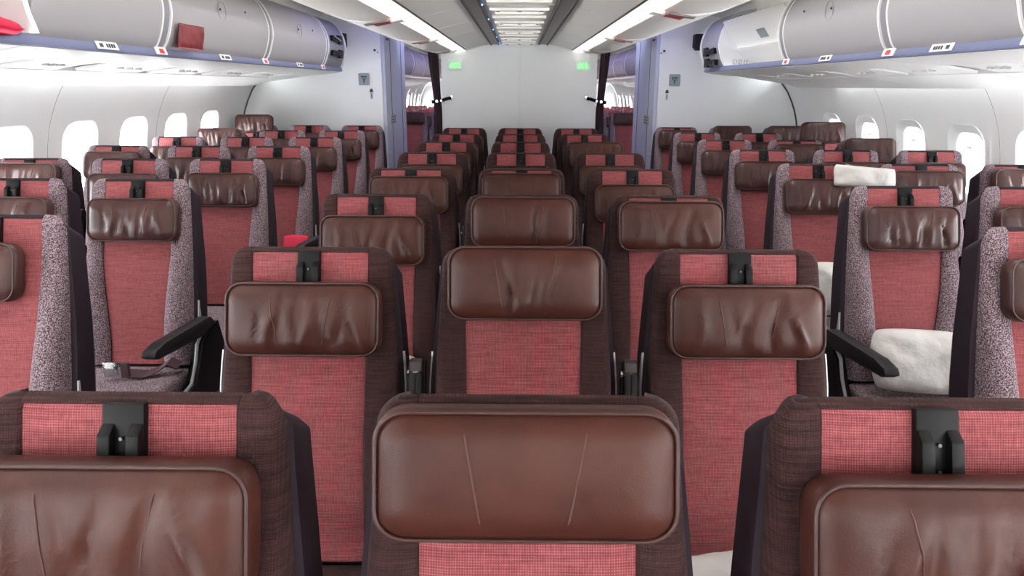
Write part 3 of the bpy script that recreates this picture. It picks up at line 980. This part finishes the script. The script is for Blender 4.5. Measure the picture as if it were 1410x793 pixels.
def frame_mesh():
    b = MB()
    for y in (-0.55, -0.22): b.box((0, y, 0.32), (0.46, 0.035, 0.03), 0.008)
    for s in (-1, 1):
        b.box((s * 0.17, -0.38, 0.345), (0.03, 0.36, 0.035))
        b.tube([(s * 0.17, -0.52, 0.32), (s * 0.17, -0.56, 0.012)], 0.014, 8)
        b.tube([(s * 0.17, -0.24, 0.32), (s * 0.17, -0.16, 0.012)], 0.014, 8)
        b.box((s * 0.17, -0.36, 0.008), (0.035, 0.5, 0.016))
    return b.mesh('seat_frame')


def arm_down_mesh():
    b = MB()
    pl = [(-0.06, 0.572), (-0.10, 0.612), (-0.46, 0.638), (-0.53, 0.630), (-0.548, 0.610), (-0.52, 0.592), (-0.14, 0.548)]
    b.prism(pl, 'x', -0.026, 0.026, 0.009)
    return b.mesh('armrest', True, 40)


def arm_panel_mesh():
    b = MB()
    pl = [(-0.04, 0.575), (-0.14, 0.566), (-0.20, 0.53), (-0.23, 0.46), (-0.28, 0.39), (-0.54, 0.35), (-0.54, 0.28), (0.0, 0.28), (0.02, 0.40)]
    b.prism(pl, 'x', -0.02, 0.02, 0.006)
    r = MB(); r.tube([(0, -0.145, 0.563), (0, -0.205, 0.527), (0, -0.235, 0.457), (0, -0.285, 0.389), (0, -0.545, 0.351)], 0.007, 8)
    return b.mesh('armrest_panel', True, 40), r.mesh('rim', True)


def arm_up_meshes():
    """armrest folded up between two seat backs: underside with a centre groove, cap, pivot button"""
    b = MB()
    a_ = P(0, 0.27, 0.0)
    pl = [P(0, w_, n_)[1:] for w_, n_ in ((0.30, 0.012), (0.62, 0.03), (0.68, 0.0), (0.66, -0.035), (0.32, -0.035))]
    for s in (-1, 1): b.prism(pl, 'x', s * 0.0008, s * 0.0142, 0.002)
    c_ = MB()
    pl = [P(0, w_, n_)[1:] for w_, n_ in ((0.272, -0.02), (0.268, -0.005), (0.275, 0.008), (0.298, 0.013), (0.299, -0.035), (0.285, -0.035))]
    c_.prism(pl, 'x', -0.0142, 0.0142, 0.003)
    fr = MB()
    pl = [P(0, w_, n_)[1:] for w_, n_ in ((0.275, -0.03), (0.275, -0.012), (0.70, 0.005), (0.70, -0.05), (0.29, -0.04))]
    fr.prism(pl, 'x', -0.0205, -0.0150, 0.002); fr.prism(pl, 'x', 0.0150, 0.0205, 0.002)
    k = MB(); p = P(0, 0.305, -0.01); k.cyl((-0.0195, p[1], p[2]), 0.009, 0.004, 'x', 14)
    return b.mesh('raised_armrest', True, 30), c_.mesh('armrest_cap', True), fr.mesh('armrest_side', True), k.mesh('button', True)


PROTO = {}
for kind in ('centre', 'side'):
    PROTO[kind] = dict(panel=panel_mesh(kind), band=trim_mesh(kind), bl=bolster_mesh(kind, -1), br=bolster_mesh(kind, 1),
                       shell=shell_mesh(kind), tl=side_trim_mesh(kind, -1), tr=side_trim_mesh(kind, 1), cushion=cushion_mesh(kind), fab=M['brown' if kind == 'centre' else 'speckle'])
FRAME = frame_mesh(); ARM = arm_down_mesh(); ARMP, ARMR = arm_panel_mesh(); AU = arm_up_meshes()
HM = {}


def with_mat(me, mt):
    key = (me.name, mt.name)
    if key not in HM:
        c_ = me.copy(); c_.materials.clear(); c_.materials.append(mt); HM[key] = c_
    return HM[key]


def seat(x, y, kind, label, group, hr=0.083, head=0, hx=0.0, arm_side=0, up_side=0, rz=0.0, low=1.0, hs=None):
    p = PROTO[kind]; fab = p['fab']
    root = empty('passenger_seat', (x, y, 0), label, 'seat', group, rz=rz)
    root.scale = (1, 1, low)
    link('back_shell', p['shell'], M['shell'], root)
    link('back_panel', p['panel'], M['pink'], root)
    link('top_band', with_mat(p['band'], M['brown'] if kind == 'centre' else M['shell']), None, root)
    link('side_bolster', p['bl'], fab, root); link('side_bolster', p['br'], fab, root)
    link('side_trim', p['tl'], M['silver'], root); link('side_trim', p['tr'], M['silver'], root)
    link('seat_cushion', p['cushion'], fab, root)
    link('seat_frame', FRAME, M['leg'], root)
    br = link('headrest_bracket', BR, M['black'], root, P(0, 0.022, 0.003), (-ALPHA, 0, 0))
    for z in (-0.032, -0.066): link('screw', BRS, M['leg'], br, (0, 0, z))
    hm, pm, sm = HEADS[head]
    lt = M['leather'] if kind == 'centre' else M['side_lit_leather']
    h_ = link('headrest', with_mat(hm, lt), None, root, P(hx, hr + HHH, 0.010), (-ALPHA, 0, 0))
    if hs: h_.scale = hs
    link('piping', pm, M['piping'], h_); [link('seam', q, M['stitch'], h_) for q in sm]
    if arm_side:
        link('armrest', ARM, M['arm'], root, (arm_side * 0.255, 0, 0))
        q = link('armrest_panel', ARMP, M['black'], root, (arm_side * 0.262, 0, 0))
        link('rim', ARMR, M['rim'], q)
    if up_side:
        q = link('raised_armrest', AU[0], M['arm'], root, (up_side * 0.2565, 0, 0))
        link('armrest_cap', AU[1], M['cap'], q); link('armrest_side', AU[2], M['black'], q); link('button', AU[3], M['chrome'], q)
    return root


PITCH = 0.787
SP = 0.514
rnd = random.Random(4)
CENTRE = {  # (row, col): (headrest drop, crease kind)
    (0, 0): (0.072, 1), (0, 1): (-0.004, 0), (0, 2): (0.086, 2),
    (1, 0): (0.083, 2), (1, 1): (-0.004, 6), (1, 2): (0.083, 1),
    (2, 0): (0.080, 1), (2, 1): (0.014, 5), (2, 2): (0.026, 1),
    (3, 0): (0.046, 1), (3, 1): (0.030, 0), (3, 2): (0.080, 1),
    (5, 2): (0.012, 2),
}
POSN = ['left', 'middle', 'right']
for r in range(8):
    for c_ in range(3):
        hr, hk = CENTRE.get((r, c_), (0.083 + rnd.uniform(-0.004, 0.004), rnd.choice((0, 1, 2))))
        look = 'headrest pulled up' if hr < 0.02 else ('headrest half up' if hr < 0.06 else 'headrest low')
        lab = 'brown-edged red %s seat, %s row back in the centre block, %s' % (POSN[c_], ORD[r], look)
        seat(0.014 + (c_ - 1) * SP, 0.800 + PITCH * r, 'centre', lab, 'centre block seats', hr, hk,
             hx=rnd.uniform(-0.004, 0.004), arm_side=(-1 if c_ == 0 else (1 if c_ == 2 else 0)), up_side=(1 if c_ < 2 else 0),
             low=(0.9865, 0.9945, 1.0015)[min(r, 2)], hs=((1.02, 1, 0.92) if (r, c_) == (0, 1) else None))

LEFT = {(0, 'aisle'): (0.085, 3), (5, 'window'): (-0.004, 4), (6, 'window'): (-0.088, 4), (3, 'window'): (0.05, 3), (2, 'window'): (0.035, 3), (6, 'aisle'): (0.06, 2)}
RIGHT = {(2, 'middle'): (0.042, 3), (4, 'middle'): (0.04, 2), (6, 'middle'): (-0.002, 3), (2, 'window'): (0.03, 3), (4, 'window'): (-0.004, 4), (5, 'window'): (-0.080, 3), (6, 'window'): (-0.004, 4), (6, 'aisle'): (0.04, 2), (3, 'window'): (0.085, 2)}
SEATS = {}
for side, y0, tab, nm in ((-1, 1.963, LEFT, 'left'), (1, 1.857, RIGHT, 'right')):
    xc = 1.525 if side < 0 else 1.505
    for r in range(7):
        for k, pos in enumerate(('aisle', 'middle', 'window')):
            if r == 0 and k > 0 or r == 1 and k > 1: continue      # wholly outside the photo
            hr, hk = tab.get((r, pos), (0.085 + rnd.uniform(-0.003, 0.003), rnd.choice((3, 4, 3))))
            look = 'headrest pulled up' if hr < 0.02 else ('headrest half up' if hr < 0.06 else 'headrest low')
            lab = 'red %s seat with speckled sides, %s row back in the %s block, %s' % (pos, ORD[r], nm, look)
            x = side * (xc + SP * k) - ((0.03, 0.028)[r] if side < 0 and r < 2 else 0)
            hx = -0.075 if (side < 0 and r == 0) else rnd.uniform(-0.005, 0.005)
            SEATS[(nm, r, pos)] = seat(x, y0 + 0.01 + PITCH * r, 'side', lab, '%s block seats' % nm, hr, hk, hx,
                                       arm_side=(-side if k == 0 else 0), up_side=(side if k < 2 else 0), low=(0.997 if r == 0 else 1.0))


# seat belts lying on the two aisle seats in view
def belt(root, sgn, xb, with_buckle):
    b = MB()

    def ribbon(pts, wd, th=0.004):
        for p, q in zip(pts, pts[1:]):
            p, q = Vector(p), Vector(q); d = (q - p); s_ = Vector((0, 1, 0.25)).normalized()
            up = d.cross(s_).normalized()
            vv = []
            for e in (p, q):
                for a_, c_ in ((-1, -1), (1, -1), (1, 1), (-1, 1)): vv.append(b.bm.verts.new(e + s_ * a_ * wd / 2 + up * c_ * th / 2))
            for f in ((0, 1, 2, 3), (4, 5, 6, 7), (0, 1, 5, 4), (1, 2, 6, 5), (2, 3, 7, 6), (3, 0, 4, 7)): b.bm.faces.new([vv[i] for i in f])
    ribbon([(sgn * 0.205, -0.25, 0.455), (sgn * 0.175, -0.265, 0.480), (sgn * 0.14, -0.28, 0.452), (sgn * 0.10, -0.30, 0.440), (sgn * xb, -0.31, 0.446)], 0.05)
    o = link('seat_belt', b.mesh('seat_belt'), M['strap'], root)
    if with_buckle:
        c_ = MB(); c_.box((sgn * (xb - 0.03), -0.33, 0.472), (0.07, 0.020, 0.062), 0.005, None); c_.box((sgn * (xb - 0.03), -0.342, 0.472), (0.05, 0.012, 0.036), 0.003)
        link('buckle', c_.mesh('buckle', True), M['chrome'], o)
        d = MB(); d.box((sgn * (xb + 0.012), -0.33, 0.470), (0.04, 0.018, 0.058), 0.004); link('buckle_cover', d.mesh('buckle_cover', True), M['strap'], o)


belt(SEATS[('left', 1, 'aisle')], 1, 0.018, True)
belt(SEATS[('right', 1, 'aisle')], 1, 0.085, False)

# plain seats of the next cabin seen through the doorways
b = MB()
far_parts = []


def far_seat(x, y, label, grp, hr):
    root = empty('passenger_seat', (x, y, 0), label, 'seat', grp)
    p = PROTO['side']
    link('back_shell', p['shell'], M['shell'], root); link('back_panel', p['panel'], M['pink'], root)
    link('side_bolster', p['bl'], p['fab'], root); link('side_bolster', p['br'], p['fab'], root)
    link('headrest', with_mat(HEADS[0][0], M['side_lit_leather']), None, root, P(0, hr + HHH, 0.010), (-ALPHA, 0, 0))
    link('seat_cushion', p['cushion'], p['fab'], root); link('seat_frame', FRAME, M['leg'], root)


for side, nm in ((-1, 'left'), (1, 'right')):
    for r in range(6):
        for k, pos in enumerate(('aisle', 'middle', 'window')):
            far_seat(side * (1.515 + SP * k), 9.9 + PITCH * r, 'red %s seat beyond the %s doorway, %s row of the next cabin' % (pos, nm, ORD[r]),
                     'seats of the next cabin', 0.0 if r == 0 else 0.08)


# ------------------------------------------------------------------ pillows, blankets, pouch
def pillow_mesh(lx, lz, th, seed, wr=0.012, pinch=1.0, rnd_=0.30):
    V, F = [], []; nu, nv = 26, 20
    for sgn in (1, -1):
        for i in range(nv + 1):
            for k in range(nu + 1):
                a_, b_ = 2 * k / nu - 1, 2 * i / nv - 1
                e = max(0, (1 - abs(a_) ** 4) * (1 - abs(b_) ** 4)) ** 0.55
                u = a_ * lx / 2 * math.sqrt(1 - rnd_ * b_ * b_ * a_ * a_) * (1 - 0.04 * pinch * (1 - b_ * b_)); v = b_ * lz / 2 * math.sqrt(1 - rnd_ * a_ * a_ * b_ * b_) * (1 - 0.06 * pinch * (1 - a_ * a_))
                n_ = noise.noise(Vector((u * 13 + seed, v * 13, seed * 2.3))) + 0.5 * noise.noise(Vector((u * 30, v * 24 + seed, seed)))
                rid = 1 - abs(noise.noise(Vector((u * 9 + v * 5, v * 7 - seed, 4.2 + seed))))
                y = sgn * (th / 2 * e + wr * (n_ * 0.5 + rid * 0.5 - 0.3) * min(1, e * 2)) + 0.01 * noise.noise(Vector((u * 6, v * 6, seed + 7)))
                V.append((u, y, v))
    m_ = (nu + 1) * (nv + 1)
    for sgn, o in ((1, 0), (-1, m_)):
        for i in range(nv):
            for k in range(nu):
                a_ = o + i * (nu + 1) + k
                F.append((a_, a_ + 1, a_ + nu + 2, a_ + nu + 1))
    # join the rims
    def rim():
        for k in range(nu): yield k, k + 1
        for i in range(nv): yield i * (nu + 1) + nu, (i + 1) * (nu + 1) + nu
        for k in range(nu, 0, -1): yield nv * (nu + 1) + k, nv * (nu + 1) + k - 1
        for i in range(nv, 0, -1): yield i * (nu + 1), (i - 1) * (nu + 1)
    for a_, b_ in rim(): F.append((a_, b_, b_ + m_, a_ + m_))
    return pymesh('pillow', V, F)


def pillow(loc, rot, size, seed, label, **kw):
    o = link('pillow', pillow_mesh(*size, seed, **kw), M['cotton'], None, loc, rot)
    tag(o, label, 'pillow', 'white cabin pillows'); return o


yr = lambda r: 1.857 + PITCH * r
yl_ = lambda r: 1.963 + PITCH * r
yc_ = lambda r: 0.787 + PITCH * r
pillow((1.50, yr(1) - 0.290, 0.560), (R(-26), R(2), R(-4)), (0.40, 0.25, 0.12), 1, 'big white pillow propped on the second-row right aisle seat by an armrest', wr=0.022)
pillow((1.42, yr(2) - 0.265, 0.59), (R(-22), R(-4), 0), (0.36, 0.28, 0.11), 2, 'white pillow on the third-row right aisle seat, mostly hidden behind a seat', wr=0.018)
pillow((1.70, yr(2) - 0.085, 1.112), (R(-14), R(5), R(3)), (0.35, 0.125, 0.09), 3, 'white pillow wedged high between two seat backs on the right', wr=0.032, pinch=3.0)
pillow((-0.485, yc_(2) - 0.28, 0.565), (R(-26), R(3), 0), (0.32, 0.26, 0.11), 4, 'white pillow glimpsed between left and middle seats of the centre block')
pillow((0.44, yc_(1) - 0.36, 0.470), (R(-78), R(0), R(10)), (0.36, 0.28, 0.09), 5, 'white pillow lying at the bottom between the two nearest seat backs', wr=0.018)


def lump(name, loc, rot, size, seed, mt, label, cat, wr=0.01, rnd_=0.15):
    o = link(name, pillow_mesh(*size, seed, wr=wr, pinch=0.2, rnd_=rnd_), mt, None, loc, rot)
    o.data.name = name
    tag(o, label, cat); return o


lump('red_blanket', (-1.80, LB[0] - 0.29, E + .196), (R(86), 0, 0), (0.30, 0.50, 0.075), 9, M['red'], 'bright red blanket folded inside the open bin at upper left', 'blanket')
lump('red_pouch', (-1.652, LB[1] + 0.155, E + .235), (R(5), 0, R(90)), (0.26, 0.118, 0.022), 11, M['dkred'], 'crumpled dark red pouch sticking out at a left overhead bin', 'pouch', 0.011, 0.02)
lump('red_blanket', (-1.36, yl_(3) - 0.30, 0.56), (R(-20), 0, 0), (0.16, 0.20, 0.06), 13, M['red'], 'small red blanket pack on a left aisle seat, only its corner showing', 'blanket')

# ------------------------------------------------------------------ wall fittings
for s, nm in ((-1, 'left'), (1, 'right')):
    # exit signs on the partition
    root = empty('exit_sign', (s * 0.655, YW - 0.004, Z(.205)), 'green lit exit sign with running figures on the %s of the partition' % nm, 'exit sign', 'exit signs on the partition')
    b = MB(); b.box((0, -0.006, 0), (0.155, 0.012, 0.105), 0.003); link('sign_panel', b.mesh('sign_panel'), M['exit_panel'], root)
    b = MB()
    for dx in (-0.036, 0.036):
        f = 1 if dx < 0 else -1
        b.cyl((dx + 0.006 * f, -0.014, 0.028), 0.0075, 0.005, 'y', 10)
        b.tube([(dx + 0.002 * f, -0.014, 0.018), (dx - 0.004 * f, -0.014, -0.004)], 0.0075, 6)
        b.tube([(dx - 0.002 * f, -0.014, -0.004), (dx + 0.012 * f, -0.014, -0.014), (dx + 0.006 * f, -0.014, -0.03)], 0.0045, 6)
        b.tube([(dx - 0.004 * f, -0.014, -0.004), (dx - 0.008 * f, -0.014, -0.018), (dx - 0.020 * f, -0.014, -0.026)], 0.0045, 6)
        b.tube([(dx + 0.002 * f, -0.014, 0.014), (dx + 0.016 * f, -0.014, 0.004)], 0.0038, 6)
        b.tube([(dx + 0.0 * f, -0.014, 0.014), (dx - 0.014 * f, -0.014, 0.006)], 0.0038, 6)
    b.tube([(0, -0.014, -0.03), (0, -0.014, 0.022)], 0.004, 6); b.tube([(-0.012, -0.014, 0.010), (0, -0.014, 0.026), (0.012, -0.014, 0.010)], 0.004, 6)
    link('pictogram', b.mesh('pictogram'), M['exit_green'], root)
    # square placard with a coat-hook symbol on the monument
    x = s * 1.56
    root = empty('wall_placard', (x, YM - 0.001, Z(.065)), 'grey rounded square placard on the %s monument wall' % nm, 'placard', 'grey wall placards')
    V = [(u, -0.006 * k, v) for k in (0, 1) for u, v in rrect(0.055, 0.058, 0.012, 4)]
    n = len(V) // 2; F = [tuple(range(n)), tuple(range(n, 2 * n))[::-1]] + [(i, (i + 1) % n, n + (i + 1) % n, n + i) for i in range(n)]
    link('plate', pymesh('plate', V, F, False), M['placard'], root)
    b = MB(); b.tube([(-0.028, -0.008, 0.024), (0.028, -0.008, 0.024)], 0.005, 6); b.tube([(-0.022, -0.008, 0.012), (0, -0.008, -0.004), (0.022, -0.008, 0.012)], 0.004, 6); b.tube([(0, -0.008, -0.004), (0, -0.008, -0.034)], 0.005, 6)
    link('symbol', b.mesh('symbol'), M['ink'], root)
    # lock below it
    x = s * 1.49
    root = empty('door_lock', (x, YM - 0.001, Z(-.085)), 'small dark lock with keyhole plate on the %s monument wall' % nm, 'lock', 'monument door locks')
    b = MB(); b.box((0, -0.006, 0.032), (0.034, 0.012, 0.016), 0.004); b.cyl((0, -0.008, 0.045), 0.012, 0.014, 'y', 12); link('latch', b.mesh('latch', True), M['ink'], root)
    b = MB(); b.box((0, -0.003, -0.012), (0.022, 0.006, 0.06), 0.003); link('plate', b.mesh('plate', True), M['silver'], root)
    b = MB(); b.box((0, -0.007, -0.012), (0.005, 0.004, 0.03)); link('keyhole', b.mesh('keyhole'), M['ink'], root)
    # small stud above
    b = MB(); b.cyl((0, -0.006, 0), 0.011, 0.012, 'y', 12); b.cyl((-s * 0.03, -0.004, -0.02), 0.006, 0.008, 'y', 10)
    o = link('wall_stud', b.mesh('wall_stud', True), M['ink'], None, (s * 1.44, YM - 0.0005, Z(.345))); tag(o, 'dark round stud high on the %s monument wall' % nm, 'stud', 'wall studs')
    # dark box hung at the top of the monument
    b = MB(); b.prism([(-0.045, 0.10), (0.05, 0.10), (0.05, -0.02), (0.03, -0.05), (-0.02, -0.05), (-0.045, -0.02)], 'y', -0.12, 0.0, 0.006)
    o = link('wall_box', b.mesh('wall_box', True), M['shell'], None, (s * 1.76, YM - 0.001, Z(.40))); tag(o, 'dark grey box high on the %s monument by the bins' % nm, 'box', 'boxes high on the monuments')
    # label plate on the door column
    root = empty('column_label', (s * 1.345 if s < 0 else 1.365, YM + 0.36, Z(-.345)), 'small grey label plate on the %s door column' % nm, 'label', 'door column labels')
    b = MB(); b.box((-s * 0.003, 0, 0), (0.006, 0.26, 0.10), 0.002); link('plate', b.mesh('plate'), M['placard'], root)
    b = MB()
    for q in range(3): b.box((-s * 0.0065, 0, 0.028 - 0.028 * q), (0.002, 0.2, 0.008))
    link('print_line', b.mesh('print_line'), M['ink'], root)
    # gathered curtain at the edge of the partition with its tie strap
    V, F = [], []; nz, nu = 26, 34
    for i in range(nz + 1):
        z = 0.03 + (2.02 - 0.03) * i / nz
        tie = math.exp(-((z - 1.42) / 0.25) ** 2)
        for k in range(nu):
            a_ = 2 * PI * k / nu
            rr = 1 + 0.13 * math.sin(6 * a_ + 0.6 * math.sin(z * 3)) * (1 - 0.5 * tie)
            lean = -0.05 * smooth01(1.2, 2.0, z) * -1
            V.append((s * (0.845 + lean * 0.9) + 0.048 * rr * math.cos(a_) * (1 - 0.25 * tie), YW + 0.06 + 0.075 * rr * math.sin(a_), z))
    for i in range(nz):
        for k in range(nu): F.append((i * nu + k, i * nu + (k + 1) % nu, (i + 1) * nu + (k + 1) % nu, (i + 1) * nu + k))
    F += [tuple(range(nu)), tuple(range(nz * nu, (nz + 1) * nu))]
    root = empty('curtain', (0, 0, 0), 'dark gathered curtain at the %s edge of the partition' % nm, 'curtain', 'doorway curtains')
    link('cloth', pymesh('cloth', V, F), M['curtain'], root)
    b = MB(); pts = [(s * 0.90, YW - 0.03, Z(-.16)), (s * 0.80, YW - 0.032, Z(-.145)), (s * 0.74, YW - 0.012, Z(-.125)), (s * 0.70, YW - 0.008, Z(-.12))]
    b.tube(pts, 0.017, 8); st = link('tie_strap', b.mesh('tie_strap', True), M['black'], root)
    b = MB()
    for p, rr in (((s * 0.845, YW - 0.052, Z(-.152)), 0.014), ((s * 0.80, YW - 0.052, Z(-.145)), 0.011), ((s * 0.695, YW - 0.012, Z(-.105)), 0.012)):
        b = MB(); b.cyl(p, rr, 0.014, 'y', 12); link('snap', b.mesh('snap', True), M['chrome'], st)
    b = MB(); b.box((s * 0.87, YW + 0.06, 2.04), (0.14, 0.15, 0.03), 0.004); link('curtain_rail', b.mesh('curtain_rail'), M['rail'], root)
